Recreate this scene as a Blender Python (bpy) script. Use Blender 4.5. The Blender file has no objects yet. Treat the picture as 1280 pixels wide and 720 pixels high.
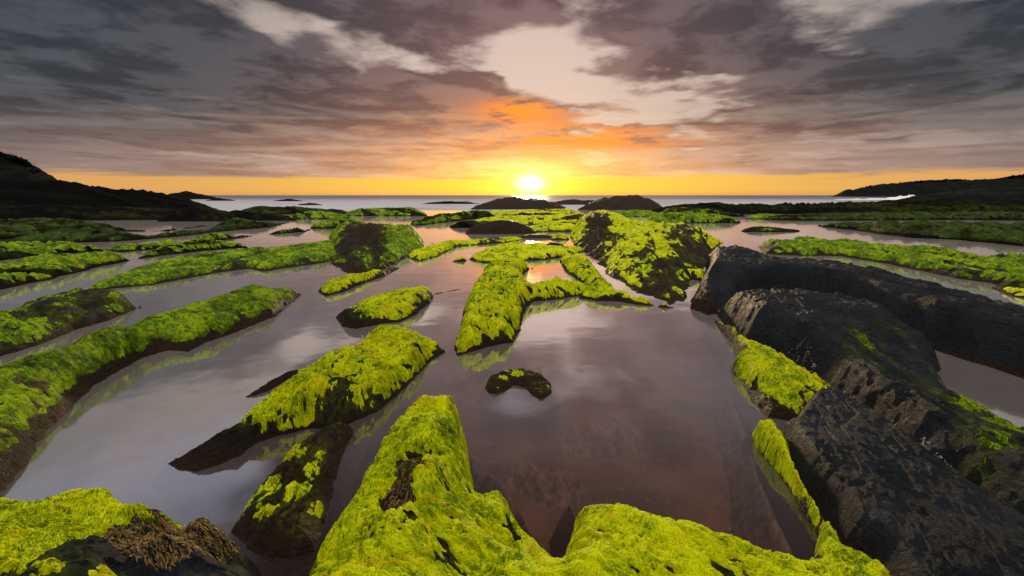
import bpy, math, random
import numpy as np
random.seed(7); rng = np.random.default_rng(11)
S = bpy.context.scene; COL = S.collection

# ------------------------------------------------------------------ camera
F, CX, CY, H = 569.0, 640.0, 360.0, 1.5
PITCH = math.atan((CY - 244.0) / F)
def ray(px, py):
    x = (px - CX) / F; y = (CY - py) / F
    cp, sp = math.cos(PITCH), math.sin(PITCH)
    return np.array([x, cp + y * sp, -sp + y * cp])
def P(px, py, z=0.0):
    d = ray(px, py); t = (z - H) / d[2]
    return np.array([d[0] * t, d[1] * t])
def azel(px, py):
    d = ray(px, py); d = d / np.linalg.norm(d)
    return math.atan2(d[0], d[1]), math.asin(d[2])

cam = bpy.data.cameras.new('camera'); cam.lens = 36 * F / 1280; cam.sensor_width = 36
cam.clip_start = 0.02; cam.clip_end = 60000
co = bpy.data.objects.new('camera', cam); COL.objects.link(co)
co.location = (0, 0, H); co.rotation_euler = (math.pi / 2 - PITCH, 0, 0); S.camera = co

# ------------------------------------------------------------------ noise
def _h(ix, iy, s):
    n = (ix.astype(np.int64) * 374761393 + iy.astype(np.int64) * 668265263 + s * 1442695041) & 0xffffffff
    n = ((n ^ (n >> 13)) * 1274126177) & 0xffffffff
    n = ((n ^ (n >> 16)) * 2246822519) & 0xffffffff
    return ((n ^ (n >> 15)) & 0xffffff) / float(0x1000000)
def pn(x, y, s=0):
    x0 = np.floor(x); y0 = np.floor(y); fx = x - x0; fy = y - y0
    u = fx * fx * fx * (fx * (fx * 6 - 15) + 10); v = fy * fy * fy * (fy * (fy * 6 - 15) + 10)
    def g(dx, dy):
        a = _h(x0 + dx, y0 + dy, s) * 2 * math.pi
        return np.cos(a) * (fx - dx) + np.sin(a) * (fy - dy)
    a = g(0, 0) * (1 - u) + g(1, 0) * u; b = g(0, 1) * (1 - u) + g(1, 1) * u
    return (a * (1 - v) + b * v) * 1.5
def fbm(x, y, s=0, o=4, gain=.5, ridge=False):
    t = 0; a = 1.; n = 0
    for k in range(o):
        q = pn(x, y, s + k * 17)
        if ridge: q = 1 - 2 * np.abs(q)
        t = t + a * q; n += a; a *= gain; x = x * 2.03 + 5.1; y = y * 2.03 - 3.7
    return t / n

def sdf(poly, X, Y):
    n = len(poly); d2 = np.full(X.shape, 1e18); ins = np.zeros(X.shape, bool)
    for i in range(n):
        x1, y1 = poly[i]; x2, y2 = poly[(i + 1) % n]
        ex, ey = x2 - x1, y2 - y1; L = ex * ex + ey * ey + 1e-12
        t = np.clip(((X - x1) * ex + (Y - y1) * ey) / L, 0, 1)
        d2 = np.minimum(d2, (X - x1 - t * ex) ** 2 + (Y - y1 - t * ey) ** 2)
        c = ((y1 > Y) != (y2 > Y))
        if abs(ey) > 1e-12: ins ^= c & (X < ex * (Y - y1) / ey + x1)
    d = np.sqrt(d2); return np.where(ins, d, -d)

# ------------------------------------------------------------------ node helpers
class NT:
    def __init__(s, tree): s.t = tree; s.n = tree.nodes; s.l = tree.links; s.n.clear()
    def put(s, sock, v):
        if isinstance(v, bpy.types.NodeSocket): s.l.new(v, sock)
        elif v is not None:
            if isinstance(v, (tuple, list)) and len(v) == 3 and sock.type == 'RGBA': v = (*v, 1)
            sock.default_value = v
    def N(s, typ, ins=None, **kw):
        n = s.n.new(typ)
        for k, v in kw.items(): setattr(n, k, v)
        for k, v in (ins or {}).items(): s.put(n.inputs[k], v)
        return n
    def m(s, op, a, b=None, c=None, clamp=False):
        n = s.n.new('ShaderNodeMath'); n.operation = op; n.use_clamp = clamp
        for i, v in enumerate((a, b, c)):
            if v is not None: s.put(n.inputs[i], v)
        return n.outputs[0]
    def vm(s, op, a, b=None, out=0):
        n = s.n.new('ShaderNodeVectorMath'); n.operation = op
        s.put(n.inputs[0], a)
        if b is not None: s.put(n.inputs[1], b)
        return n.outputs[out]
    def mix(s, f, a, b, bt='MIX', clampf=True):
        n = s.n.new('ShaderNodeMix'); n.data_type = 'RGBA'; n.blend_type = bt; n.clamp_factor = clampf
        s.put(n.inputs[0], f); s.put(n.inputs[6], a); s.put(n.inputs[7], b); return n.outputs[2]
    def ss(s, v, a, b, lo=0., hi=1.):
        n = s.n.new('ShaderNodeMapRange'); n.interpolation_type = 'SMOOTHSTEP'
        for i, q in enumerate((v, a, b, lo, hi)): s.put(n.inputs[i], q)
        return n.outputs[0]
    def noise(s, vec, scale, detail=4, rough=.5, dist=0., out=0):
        n = s.N('ShaderNodeTexNoise', {'Vector': vec, 'Scale': scale, 'Detail': detail, 'Roughness': rough, 'Distortion': dist})
        return n.outputs[out]

# ------------------------------------------------------------------ sky
SUN_AZ, SUN_EL = azel(663, 229)
LAMP_EL = math.radians(3.6)
w = bpy.data.worlds.new('World'); S.world = w; w.use_nodes = True
w.cycles.sampling_method = 'MANUAL'; w.cycles.sample_map_resolution = 512
k = NT(w.node_tree)
tc = k.N('ShaderNodeTexCoord').outputs['Generated']
sep = k.N('ShaderNodeSeparateXYZ', {0: tc}); dx, dy, dz = sep.outputs
A = k.m('ARCTAN2', dx, dy); E = k.m('ARCSINE', dz)
zc = k.m('ADD', k.m('MAXIMUM', dz, 0.0), 0.10)
plane = k.N('ShaderNodeCombineXYZ', {0: k.m('DIVIDE', dx, zc), 1: k.m('DIVIDE', dy, zc), 2: 3.3}).outputs[0]
n1 = k.noise(plane, 0.85, 6, .58, .12)
n2 = k.noise(plane, 2.6, 4, .62, .15)
streak = k.noise(k.N('ShaderNodeCombineXYZ', {0: k.m('MULTIPLY', A, 2.2), 1: k.m('MULTIPLY', E, 26.0), 2: 1.7}).outputs[0], 1.6, 4, .58, .6)
warpc = k.noise(plane, 1.3, 3, .62, 0, out=1)
ae = k.N('ShaderNodeCombineXYZ', {0: A, 1: E, 2: 0.0}).outputs[0]
wv = k.vm('MULTIPLY', k.vm('SUBTRACT', warpc, (.5, .5, .5)), (.30, .16, 0))
aw = k.vm('ADD', ae, wv)
def blob(px, py, rx, ry, base=None):
    a0, e0 = azel(px, py)
    a1, _ = azel(px + rx, py); _, e1 = azel(px, py - ry); 
    sa = max(.01, abs(a1 - a0)); se = max(.006, abs(e1 - e0))
    v = k.vm('MULTIPLY', k.vm('SUBTRACT', base or aw, (a0, e0, 0)), (1 / sa, 1 / se, 0))
    return k.m('POWER', 2.71828, k.m('MULTIPLY', k.vm('DOT_PRODUCT', v, v, out=1), -1.0))
dens = None
for (px, py, rx, ry, a) in [
    (110, 75, 210, 45, .30), (260, 100, 90, 50, .22), (90, 5, 220, 34, .34), (470, 15, 150, 34, .34), (570, 126, 105, 34, .50),
    (400, 125, 75, 40, .25), (620, 98, 44, 16, .28), (860, 18, 130, 34, .36), (905, 72, 70, 20, .34), (755, 78, 30, 26, .15), (1190, 100, 170, 36, .30),
    (1010, 160, 190, 16, .36), (1080, 135, 120, 18, .15), (1250, 20, 140, 60, .40), (760, 168, 110, 12, .26), (700, 138, 40, 12, .15), (240, 165, 260, 30, .28),
    (300, -60, 260, 60, .15), (900, -80, 260, 60, .12),
    (345, 40, 40, 26, -.16), (455, 98, 34, 22, -.20), (690, 75, 74, 46, -.40), (860, 112, 90, 15, -.22),
    (1010, 66, 60, 28, -.13), (650, 20, 60, 30, -.10), (30, 90, 40, 14, -.16), (1130, 30, 70, 30, -.08), (720, 150, 50, 14, -.10), (640, -90, 120, 70, -.2), (60, -230, 160, 120, -.30), (-150, -60, 120, 60, -.2), (900, -330, 200, 120, .2), (700, -560, 400, 260, .35)]:
    b = k.m('MULTIPLY', blob(px, py, rx, ry), a); dens = b if dens is None else k.m('ADD', dens, b)
for (px, py, sa, se, a) in [(190, 560, .28, .07, -.48), (380, 430, .12, .06, -.2), (1235, 495, .14, .05, -.35), (740, 425, .16, .05, -.15), (760, 620, .45, .16, .45), (480, 600, .25, .14, .2)]:
    a0, e0 = azel(px, py); v = k.vm('MULTIPLY', k.vm('SUBTRACT', aw, (a0, -e0, 0)), (1 / sa, 1 / se, 0))   # clouds and openings above the frame
    dens = k.m('ADD', dens, k.m('MULTIPLY', k.m('POWER', 2.71828, k.m('MULTIPLY', k.vm('DOT_PRODUCT', v, v, out=1), -1.0)), a))
low = k.ss(E, .24, .04)                                       # streaky layer towards the horizon
raw = k.m('ADD', k.m('ADD', k.m('MULTIPLY', n1, .95), k.m('MULTIPLY', k.m('SUBTRACT', n2, .17), .60)), dens)
cov = k.ss(raw, .54, .76)
covl = k.ss(k.m('ADD', streak, k.m('MULTIPLY', dens, .3)), .40, .66)
cov = k.m('ADD', k.m('MULTIPLY', cov, k.m('SUBTRACT', 1.0, k.m('MULTIPLY', low, .55))), k.m('MULTIPLY', covl, k.m('MULTIPLY', low, .55)), clamp=True)
dA = k.m('SUBTRACT', A, SUN_AZ); dE = k.m('SUBTRACT', E, SUN_EL)
def gs(sa, se):
    return k.m('POWER', 2.71828, k.m('MULTIPLY', k.m('ADD', k.m('POWER', k.m('DIVIDE', k.m('ABSOLUTE', dA), sa), 2.0), k.m('POWER', k.m('DIVIDE', k.m('ABSOLUTE', dE), se), 2.0)), -1.0))
gw, gm, gn = gs(.40, .60), gs(.36, .125), gs(.24, .065)
clear = k.mix(gs(.66, .8), (.15, .17, .17), (.76, .58, .50))
clear = k.mix(k.ss(E, .36, .50, 0, .85), clear, (.60, .62, .76))
clear = k.mix(k.m('MULTIPLY', gm, .8), clear, (1.0, .60, .30))
clear = k.mix(gn, clear, (1.25, .86, .20))
cloud = k.mix(gw, (.026, .031, .042), (.155, .082, .088))
cloud = k.mix(k.m('MULTIPLY', k.ss(n2, .42, .60), .62), cloud, k.mix(gw, (.088, .098, .118), (.34, .20, .19)))
hot = k.m('MULTIPLY', gm, k.ss(n2, .40, .60))
ob = k.m('MULTIPLY', k.m('ADD', blob(650, 139, 44, 13, ae), blob(715, 174, 85, 18, ae), clamp=True), k.ss(n2, .40, .54))
cloud = k.mix(k.m('MULTIPLY', gm, .75), cloud, (.78, .25, .12))
cloud = k.mix(k.m('MULTIPLY', hot, .75), cloud, (1.0, .40, .09))
cloud = k.mix(ob, cloud, (1.15, .26, .012))
cloud = k.mix(k.m('MULTIPLY', gn, .75), cloud, (1.0, .36, .025))
sky = k.mix(cov, clear, cloud)
lowc = k.mix(gs(.72, 1.0), (.205, .150, .165), (.92, .46, .30))  # dusty layer low over the sea
sky = k.mix(k.m('MULTIPLY', k.ss(E, .16, .02), k.m('SUBTRACT', .50, k.m('MULTIPLY', gm, .42))), sky, lowc)
sky = k.mix(k.m('MULTIPLY', ob, .75), sky, (1.15, .32, .012))
strip = k.m('MULTIPLY', k.ss(k.m('ADD', E, k.m('MULTIPLY', k.m('SUBTRACT', streak, .5), .035)), .042, .030), 1.0)
stripc = k.mix(gs(.55, 2), (.74, .36, .13), (1.05, .62, .04))
stripc = k.mix(k.ss(E, .012, .0, 0, .65), stripc, (.72, .33, .10))
sky = k.mix(k.m('MULTIPLY', strip, .92), sky, stripc)
# glow of the low sun through the haze, and its disc
for sa, se, c, st in ((.022, .013, (1., .97, .80), 2.4), (.052, .024, (1., .82, .25), .8), (.10, .040, (1., .70, .06), .45), (.30, .060, (1., .48, .02), .26)):
    sky = k.mix(k.m('MULTIPLY', gs(sa, se), st), sky, c, 'ADD', False)
# sky overhead and behind the camera, brightened out of view to light the moss
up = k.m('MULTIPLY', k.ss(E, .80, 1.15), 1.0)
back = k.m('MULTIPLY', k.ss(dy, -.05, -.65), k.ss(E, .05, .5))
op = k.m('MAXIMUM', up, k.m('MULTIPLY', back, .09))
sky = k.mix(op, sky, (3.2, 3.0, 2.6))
nis = k.N('ShaderNodeTexSky', sky_type='NISHITA'); nis.sun_disc = False
nis.sun_elevation = LAMP_EL; nis.sun_rotation = SUN_AZ
b1 = k.N('ShaderNodeBackground', {0: k.vm('MULTIPLY', nis.outputs[0], (.12, .12, .12)), 1: 0.05})
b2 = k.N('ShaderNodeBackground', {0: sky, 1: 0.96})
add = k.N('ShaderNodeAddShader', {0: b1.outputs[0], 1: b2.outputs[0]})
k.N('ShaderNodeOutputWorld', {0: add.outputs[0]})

sl = bpy.data.lights.new('sun', 'SUN'); sl.energy = 2.2; sl.angle = math.radians(3.0); sl.color = (1., .72, .36)
so = bpy.data.objects.new('sun', sl); COL.objects.link(so)
so.rotation_euler = (math.pi / 2 - LAMP_EL, 0, -SUN_AZ + math.pi)   # light travels from the sun towards the camera
so.location = (0, 30, 20)

# ------------------------------------------------------------------ materials
def mat(name):
    m = bpy.data.materials.new(name); m.use_nodes = True; return m, NT(m.node_tree)
def stone_mat(name, c1, c2, c3, wet=.35, bs=1.0, spec=.09, bandk=.7):
    m, k = mat(name); tc = k.N('ShaderNodeTexCoord').outputs['Object']
    a = k.noise(tc, 3.0, 8, .62); b = k.noise(tc, 22, 8, .7, .6); g = k.noise(tc, 120, 4, .7)
    st = k.noise(k.vm('MULTIPLY', tc, (3, 3, 26)), 1.5, 5, .6, .7)
    c = k.mix(k.ss(a, .35, .65), c1, c2); c = k.mix(k.ss(b, .48, .72), c, c3)
    c = k.mix(k.ss(g, .50, .78, 0, .6), c, tuple(min(1, q * 2.2) for q in c3))
    fl = k.N('ShaderNodeAttribute', attribute_name='tone').outputs['Fac']     # thin algae film round the moss carpets
    c = k.mix(k.m('MULTIPLY', fl, k.ss(b, .34, .62, .25, 1)), c, k.mix(k.ss(a, .4, .6), (.030, .042, .003), (.075, .090, .004)))
    z = k.N('ShaderNodeSeparateXYZ', {0: k.N('ShaderNodeNewGeometry').outputs['Position']}).outputs[2]
    band = k.ss(k.m('ADD', z, k.m('MULTIPLY', k.m('SUBTRACT', a, .5), .14)), .13, .0)   # brown weed film by the waterline
    c = k.mix(k.m('MULTIPLY', band, bandk), c, (.028, .015, .007))
    c = k.mix(k.ss(z, -.015, -.07, 0, .85), c, k.mix(b, (.045, .025, .017), (.11, .062, .045)))   # silt under water
    vo = k.N('ShaderNodeTexVoronoi', {'Vector': k.vm('ADD', k.vm('MULTIPLY', tc, (1, 1.4, 2.6)), k.vm('MULTIPLY', k.noise(tc, 6, 3, out=1), (.35, .35, .35))), 'Scale': 4.0}, feature='DISTANCE_TO_EDGE').outputs[0]
    h = k.m('ADD', k.m('MULTIPLY', b, 1.1), k.m('ADD', k.m('MULTIPLY', g, .4), k.m('ADD', k.m('MULTIPLY', st, .6), k.ss(vo, .0, .05, 0, .16))))
    bp = k.N('ShaderNodeBump', {'Height': h, 'Strength': .9, 'Distance': .045 * bs})
    p = k.N('ShaderNodeBsdfPrincipled', {'Base Color': c, 'Roughness': k.ss(b, .3, .7, wet, wet + .35), 'Normal': bp.outputs[0], 'Specular IOR Level': spec})
    k.N('ShaderNodeOutputMaterial', {0: p.outputs[0]}); return m
STONE = stone_mat('dark_wet_stone', (.004, .004, .0045), (.010, .009, .009), (.022, .015, .011), .42)
SLATE = stone_mat('blue_grey_stone', (.006, .0078, .0105), (.0155, .019, .026), (.028, .028, .033), .40)
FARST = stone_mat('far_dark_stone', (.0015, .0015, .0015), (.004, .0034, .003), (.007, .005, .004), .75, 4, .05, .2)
BROWN = stone_mat('brown_wet_stone', (.008, .0045, .003), (.020, .0105, .0065), (.042, .022, .012), .40)

def moss_mat(name, dark, mid, hi, gold, bias=0.0, trans=.25):
    m, k = mat(name); tc = k.N('ShaderNodeTexCoord').outputs['Object']
    t = k.N('ShaderNodeAttribute', attribute_name='tone').outputs['Fac']
    a = k.noise(tc, 2.3, 5, .6, .4); b = k.noise(tc, 14, 6, .65, .5); g = k.noise(tc, 90, 4, .6)
    v = k.m('ADD', k.m('ADD', k.m('MULTIPLY', a, 1.2), k.m('MULTIPLY', b, 1.2)), k.m('ADD', k.m('MULTIPLY', t, .45), k.m('MULTIPLY', g, .5)))
    v = k.m('ADD', v, bias - .68)
    c = k.mix(k.ss(v, .66, 1.04), dark, mid); c = k.mix(k.ss(v, .98, 1.28), c, hi)
    c = k.mix(k.ss(k.noise(tc, 5.5, 5, .6, 1.0), .54, .70, 0, .75), c, gold)
    bp = k.N('ShaderNodeBump', {'Height': k.m('ADD', b, k.m('MULTIPLY', g, .5)), 'Strength': .6, 'Distance': .03})
    p = k.N('ShaderNodeBsdfPrincipled', {'Base Color': c, 'Roughness': .6, 'Normal': bp.outputs[0], 'Specular IOR Level': .10})
    tr = k.N('ShaderNodeBsdfTranslucent', {0: c, 1: bp.outputs[0]})
    mx = k.N('ShaderNodeMixShader', {0: trans, 1: p.outputs[0], 2: tr.outputs[0]})
    k.N('ShaderNodeOutputMaterial', {0: mx.outputs[0]}); return m
MOSS = moss_mat('bright_moss', (.020, .050, .001), (.23, .33, .001), (.66, .70, .001), (.60, .45, .002), .09)
MOSSM = moss_mat('green_moss', (.010, .024, .001), (.085, .165, .001), (.30, .42, .002), (.20, .19, .003), -.05)
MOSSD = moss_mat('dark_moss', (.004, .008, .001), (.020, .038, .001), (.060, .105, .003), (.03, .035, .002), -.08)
def weed_mat(name, c1, c2):
    m, k = mat(name); tc = k.N('ShaderNodeTexCoord').outputs['Object']
    t = k.N('ShaderNodeAttribute', attribute_name='tone').outputs['Fac']
    c = k.mix(k.ss(k.m('ADD', k.m('MULTIPLY', k.noise(tc, 9, 4), .9), k.m('MULTIPLY', t, .5)), .45, .95), c1, c2)
    p = k.N('ShaderNodeBsdfPrincipled', {'Base Color': c, 'Roughness': .55, 'Specular IOR Level': .2}); k.N('ShaderNodeOutputMaterial', {0: p.outputs[0]}); return m
WEED = weed_mat('brown_weed', (.016, .010, .004), (.17, .10, .025))
m_, k = mat('barnacle_shell'); p = k.N('ShaderNodeBsdfPrincipled', {'Base Color': k.mix(k.noise(k.N('ShaderNodeTexCoord').outputs['Object'], 60), (.12, .10, .09), (.42, .38, .35)), 'Roughness': .8}); k.N('ShaderNodeOutputMaterial', {0: p.outputs[0]}); SHELL = m_

def sunk():
    m, k = mat('silted_stone'); pos = k.N('ShaderNodeNewGeometry').outputs['Position']
    b = k.noise(pos, 18, 6, .7)
    k.N('ShaderNodeOutputMaterial', {0: k.N('ShaderNodeBsdfPrincipled', {'Base Color': k.mix(k.ss(b, .35, .65), (.035, .020, .014), (.13, .078, .055)), 'Roughness': .9}).outputs[0]}); return m
SUNK = sunk()
# pool water: clear, faintly brown, mirror-like at low angles
m_, k = mat('pool_water'); geo = k.N('ShaderNodeNewGeometry'); pos = geo.outputs['Position']
bmp = k.N('ShaderNodeBump', {'Height': k.noise(pos, 2.2, 2, .4), 'Strength': .06, 'Distance': .06})
ci = k.m('ABSOLUTE', k.vm('DOT_PRODUCT', geo.outputs['Incoming'], bmp.outputs[0], out=1))
fac = k.ss(ci, .70, .10, .035, .98)
gl = k.N('ShaderNodeBsdfGlossy', {0: (.97, .97, 1.), 'Roughness': .07, 'Normal': bmp.outputs[0]})
tr = k.N('ShaderNodeBsdfTransparent', {0: (.80, .68, .60)})
k.N('ShaderNodeOutputMaterial', {0: k.N('ShaderNodeMixShader', {0: fac, 1: tr.outputs[0], 2: k.N('ShaderNodeMixShader', {0: .085, 1: gl.outputs[0], 2: k.N('ShaderNodeBsdfDiffuse', {0: (.85, .72, .72)}).outputs[0]}).outputs[0]}).outputs[0]}); POOL = m_  # pale diffuse share mixed into the mirror side to brighten the reflections
# sea: soft long-exposure surf near the shore, darker swell farther out
m_, k = mat('sea_water'); pos = k.N('ShaderNodeNewGeometry').outputs['Position']
py_ = k.N('ShaderNodeSeparateXYZ', {0: pos}).outputs[1]
sw = k.noise(k.vm('MULTIPLY', pos, (.02, .09, 0)), 1.0, 5, .6, .6)
fo = k.noise(k.vm('MULTIPLY', pos, (.05, .16, 0)), 1.0, 6, .65, .8)
near = k.ss(py_, 330, 55)
foam = k.m('MULTIPLY', k.ss(k.m('ADD', fo, k.m('MULTIPLY', near, .30)), .50, .85), k.m('ADD', .25, k.m('MULTIPLY', near, .65)))
bmp = k.N('ShaderNodeBump', {'Height': sw, 'Strength': .8, 'Distance': 1.6})
gl = k.N('ShaderNodeBsdfPrincipled', {'Base Color': (.10, .11, .135), 'Roughness': .32, 'Normal': bmp.outputs[0], 'IOR': 1.33, 'Specular IOR Level': .28})
df = k.N('ShaderNodeBsdfDiffuse', {0: (.42, .41, .46)})
k.N('ShaderNodeOutputMaterial', {0: k.N('ShaderNodeMixShader', {0: foam, 1: gl.outputs[0], 2: df.outputs[0]}).outputs[0]}); SEA = m_
m_, k = mat('surf'); k.N('ShaderNodeOutputMaterial', {0: k.N('ShaderNodeBsdfDiffuse', {0: (.75, .74, .76)}).outputs[0]}); SURF = m_
m_, k = mat('brown_seabed'); pos = k.N('ShaderNodeNewGeometry').outputs['Position']
a = k.noise(pos, 1.6, 7, .65); b = k.noise(pos, 14, 6, .7)
c = k.mix(k.ss(a, .35, .65), (.035, .020, .014), (.105, .056, .040)); c = k.mix(k.ss(b, .55, .75), c, (.16, .10, .07))
bp = k.N('ShaderNodeBump', {'Height': k.m('ADD', a, b), 'Strength': .6, 'Distance': .05})
k.N('ShaderNodeOutputMaterial', {0: k.N('ShaderNodeBsdfPrincipled', {'Base Color': c, 'Roughness': .9, 'Normal': bp.outputs[0]}).outputs[0]}); BED = m_
m_, k = mat('headland_scrub'); tc = k.N('ShaderNodeTexCoord').outputs['Object']
c = k.mix(k.ss(k.noise(tc, .12, 8, .7), .4, .62), (.004, .005, .005), (.011, .012, .010))
k.N('ShaderNodeOutputMaterial', {0: k.N('ShaderNodeBsdfPrincipled', {'Base Color': c, 'Roughness': 1.0, 'Specular IOR Level': .02}).outputs[0]}); SCRUB = m_

# ------------------------------------------------------------------ mesh helpers
def mesh_obj(name, V, Fq, m, parent=None, loc=(0, 0, 0), tone=None, smooth=True):
    V = np.asarray(V, dtype=np.float32) - np.array(loc if parent is None else (parent.location[:]), dtype=np.float32)
    Fq = np.asarray(Fq, dtype=np.int32); n = Fq.shape[1]
    me = bpy.data.meshes.new(name)
    me.vertices.add(len(V)); me.vertices.foreach_set('co', V.ravel())
    me.loops.add(Fq.size); me.loops.foreach_set('vertex_index', Fq.ravel())
    me.polygons.add(len(Fq)); me.polygons.foreach_set('loop_start', np.arange(0, Fq.size, n, dtype=np.int32))
    me.polygons.foreach_set('use_smooth', np.full(len(Fq), smooth))
    me.update(calc_edges=True)
    if tone is not None:
        at = me.attributes.new('tone', 'FLOAT', 'POINT'); at.data.foreach_set('value', np.asarray(tone, dtype=np.float32))
    me.materials.append(m)
    o = bpy.data.objects.new(name, me); COL.objects.link(o)
    if parent is not None: o.parent = parent
    else: o.location = loc
    return o
def compress(V, Fq, *att):
    u, inv = np.unique(Fq.ravel(), return_inverse=True)
    return (V[u], inv.reshape(Fq.shape)) + tuple(a[u] for a in att)

def blobsum(X, Y, bl, z=0.12):
    t = np.zeros(X.shape)
    for b in bl:
        px, py, rp, s = b[:4]; bz = b[4] if len(b) > 4 else z
        c = P(px, py, bz); e = P(px + rp, py, bz); r = np.linalg.norm(e - c)
        asp = 1.0
        # patches are round on the picture scale sideways and a little longer in depth
        cd = c / np.linalg.norm(c); U = (X - c[0]) * cd[0] + (Y - c[1]) * cd[1]; W = -(X - c[0]) * cd[1] + (Y - c[1]) * cd[0]
        ry = max(r, np.linalg.norm(P(px, py - rp * .7, bz) - c)) if len(b) < 6 else b[5]
        t += s * np.exp(-((W / r) ** 2 + (U / ry) ** 2))
    return t

COUNT = {'v': 0}
def build(name, label, cat, poly, ctrl, w, group=None, stone=STONE, moss=MOSS, cov=.2, wet=.05, rough=.03, da=.003, jag=.4,
          strat=.0, axis=None, bare=(), green=(), strands=0, thick=.012, steep=.35, weed=0, weedreg=None, sink=0., p=2., ms=1.0,
          lump=.012, floor=-.3, soft_r=None, streak=1., pits=None, blocky=.8, barn=None, kind=None, slen=(.012, .036)):
    """one rock: a height field over its own footprint (metres), with its moss as a separate carpet"""
    poly = np.array(poly); ctrl = np.array(ctrl); sd = abs(hash_s(label)) % 1000
    r = np.hypot(poly[:, 0], poly[:, 1]); a = np.arctan2(poly[:, 0], poly[:, 1]); mg = w * .6 + .05
    r0, r1 = max(.35, r.min() - mg), r.max() + mg; am = mg / max(.5, r.min()); a0, a1 = a.min() - am, a.max() + am
    rows = [r0]
    while rows[-1] < r1: rows.append(rows[-1] * (1 + da * (1 + rows[-1] / 22)))
    rows = np.array(rows); cols = np.arange(a0, a1 + da, da)
    RR, AA = np.meshgrid(rows, cols, indexing='ij'); X = RR * np.sin(AA); Y = RR * np.cos(AA)
    sc = max(.25, min(3, w * 2.2)) if ms == 1.0 else ms
    c0 = poly.mean(0); q = poly - c0; ev, evec = np.linalg.eigh(q.T @ q); ax = evec[:, 1] if axis is None else np.array(axis) / np.linalg.norm(axis)
    U = (X - c0[0]) * ax[0] + (Y - c0[1]) * ax[1]; W = -(X - c0[0]) * ax[1] + (Y - c0[1]) * ax[0]
    d = sdf(poly, X, Y)
    d = d + w * jag * (.6 * fbm(X / (sc * .9), Y / (sc * .9), sd, 4) + .35 * fbm(X / (sc * .2), Y / (sc * .2), sd + 5, 3))
    wt = 0; Hf = 0
    L = np.sqrt(max(1e-4, abs(ev).sum() / len(poly)))
    for cx, cy, cz in ctrl:
        g = 1.0 / (((X - cx) ** 2 + (Y - cy) ** 2) + (soft_r or L * .10) ** 2) ** 1.6; wt = wt + g; Hf = Hf + g * cz
    Hf = Hf / wt
    s = np.clip(d / w, 0, 1); prof = 1 - (1 - s) ** p
    Zm = np.where(d > 0, Hf * prof, np.maximum(floor, d * 1.4 * np.maximum(Hf, .06) / w))
    n_a = fbm(U / (sc * 1.6), W / (sc * .55), sd + 9, 5, .55)
    n_r = fbm(U / (sc * .9), W / (sc * .28), sd + 33, 5, .55, True)
    n_f = fbm(X / .05, Y / .05, sd + 3, 3) if w < .6 else fbm(X / (.12 * w), Y / (.12 * w), sd + 3, 3)
    env = .25 + .75 * s
    Z = Zm + rough * env * (1.2 * n_a + .55 * (n_r - .2) + .16 * n_f)
    tq = n_a * 4.5 + .6 * fbm(U / (sc * .5), W / (sc * .5), sd + 61, 3); tf = tq - np.floor(tq)
    Z = Z + blocky * rough * env * (np.floor(tq) + np.clip((tf - .75) / .25, 0, 1) - tq) * .8
    Z = Z - rough * env * 1.2 * np.clip(fbm(U / (sc * .7), W / (sc * .5), sd + 63, 4, .55, True) - .62, 0, 1) * blocky
    if strat > 0:   # bedding steps
        q = (W / strat + .8 * n_a + .3 * fbm(U / sc, W / sc, sd + 71, 3)); st = q - np.floor(q)
        Z = Z + rough * 1.3 * env * (np.where(st < .8, st / .8, (1 - st) / .2) - .5)
    Z = Z - sink
    COUNT['v'] += Z.size
    # macro slope
    gr = np.gradient(Zm, axis=0) / np.gradient(RR, axis=0); ga = np.gradient(Zm, axis=1) / (RR * da)
    slope = np.hypot(np.gradient(Z, axis=0) / np.gradient(RR, axis=0), np.gradient(Z, axis=1) / (RR * da))
    keep = (d > -w * .55 - .03)
    nr, nc = X.shape; idx = np.arange(nr * nc).reshape(nr, nc)
    quads = np.stack([idx[:-1, :-1], idx[:-1, 1:], idx[1:, 1:], idx[1:, :-1]], -1).reshape(-1, 4)[:, ::-1]
    kf = keep[:-1, :-1] | keep[1:, 1:] | keep[1:, :-1] | keep[:-1, 1:]
    V = np.stack([X, Y, Z], -1).reshape(-1, 3)
    root = bpy.data.objects.new(name, None); COL.objects.link(root); root.location = (float(c0[0]), float(c0[1]), 0.0)
    root.empty_display_size = .1
    if kind: root['kind'] = kind
    else: root['label'] = label; root['category'] = cat
    if group: root['group'] = group
    if moss is None:
        v, f = compress(V, quads[kf.ravel()]); mesh_obj('land', v, f, stone, root); return root
    wetn = wet * (1 + .9 * fbm(X / (sc * .5), Y / (sc * .5), sd + 44, 3))
    C = cov + .55 * fbm(U / (sc * .8 * streak), W / (sc * .35), sd + 21, 5, .6) + .17 * fbm(X / (sc * .16), Y / (sc * .16), sd + 27, 4, .6)
    C = C - steep * np.clip(slope - .6, 0, 2.5) * .5 - np.clip((wetn - Z) / .02, 0, 3) * .5
    if bare or green: C = C + blobsum(X, Y, [(b[0], b[1], b[2], -b[3]) + tuple(b[4:]) for b in bare]) + blobsum(X, Y, green)
    if pits is None: pits = .6
    k_ = max(1., float(np.hypot(*c0)) / 2.6)
    C = C + pits * (.22 * fbm(X / .06 / k_, Y / .06 / k_, sd + 81, 3) - 2.6 * np.clip(fbm(X / .035 / k_, Y / .026 / k_, sd + 83, 3, .6) - .17 - .35 * fbm(X / .35, Y / .35, sd + 85, 2), 0, 1)
                - 2.5 * np.clip(fbm(U / .6 / k_, W / .14 / k_, sd + 87, 3, .6, True) - .62, 0, 1))
    C = np.where(keep, C, -1)
    film = np.clip((C + .38) / .34, 0, 1) ** 1.3
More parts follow.
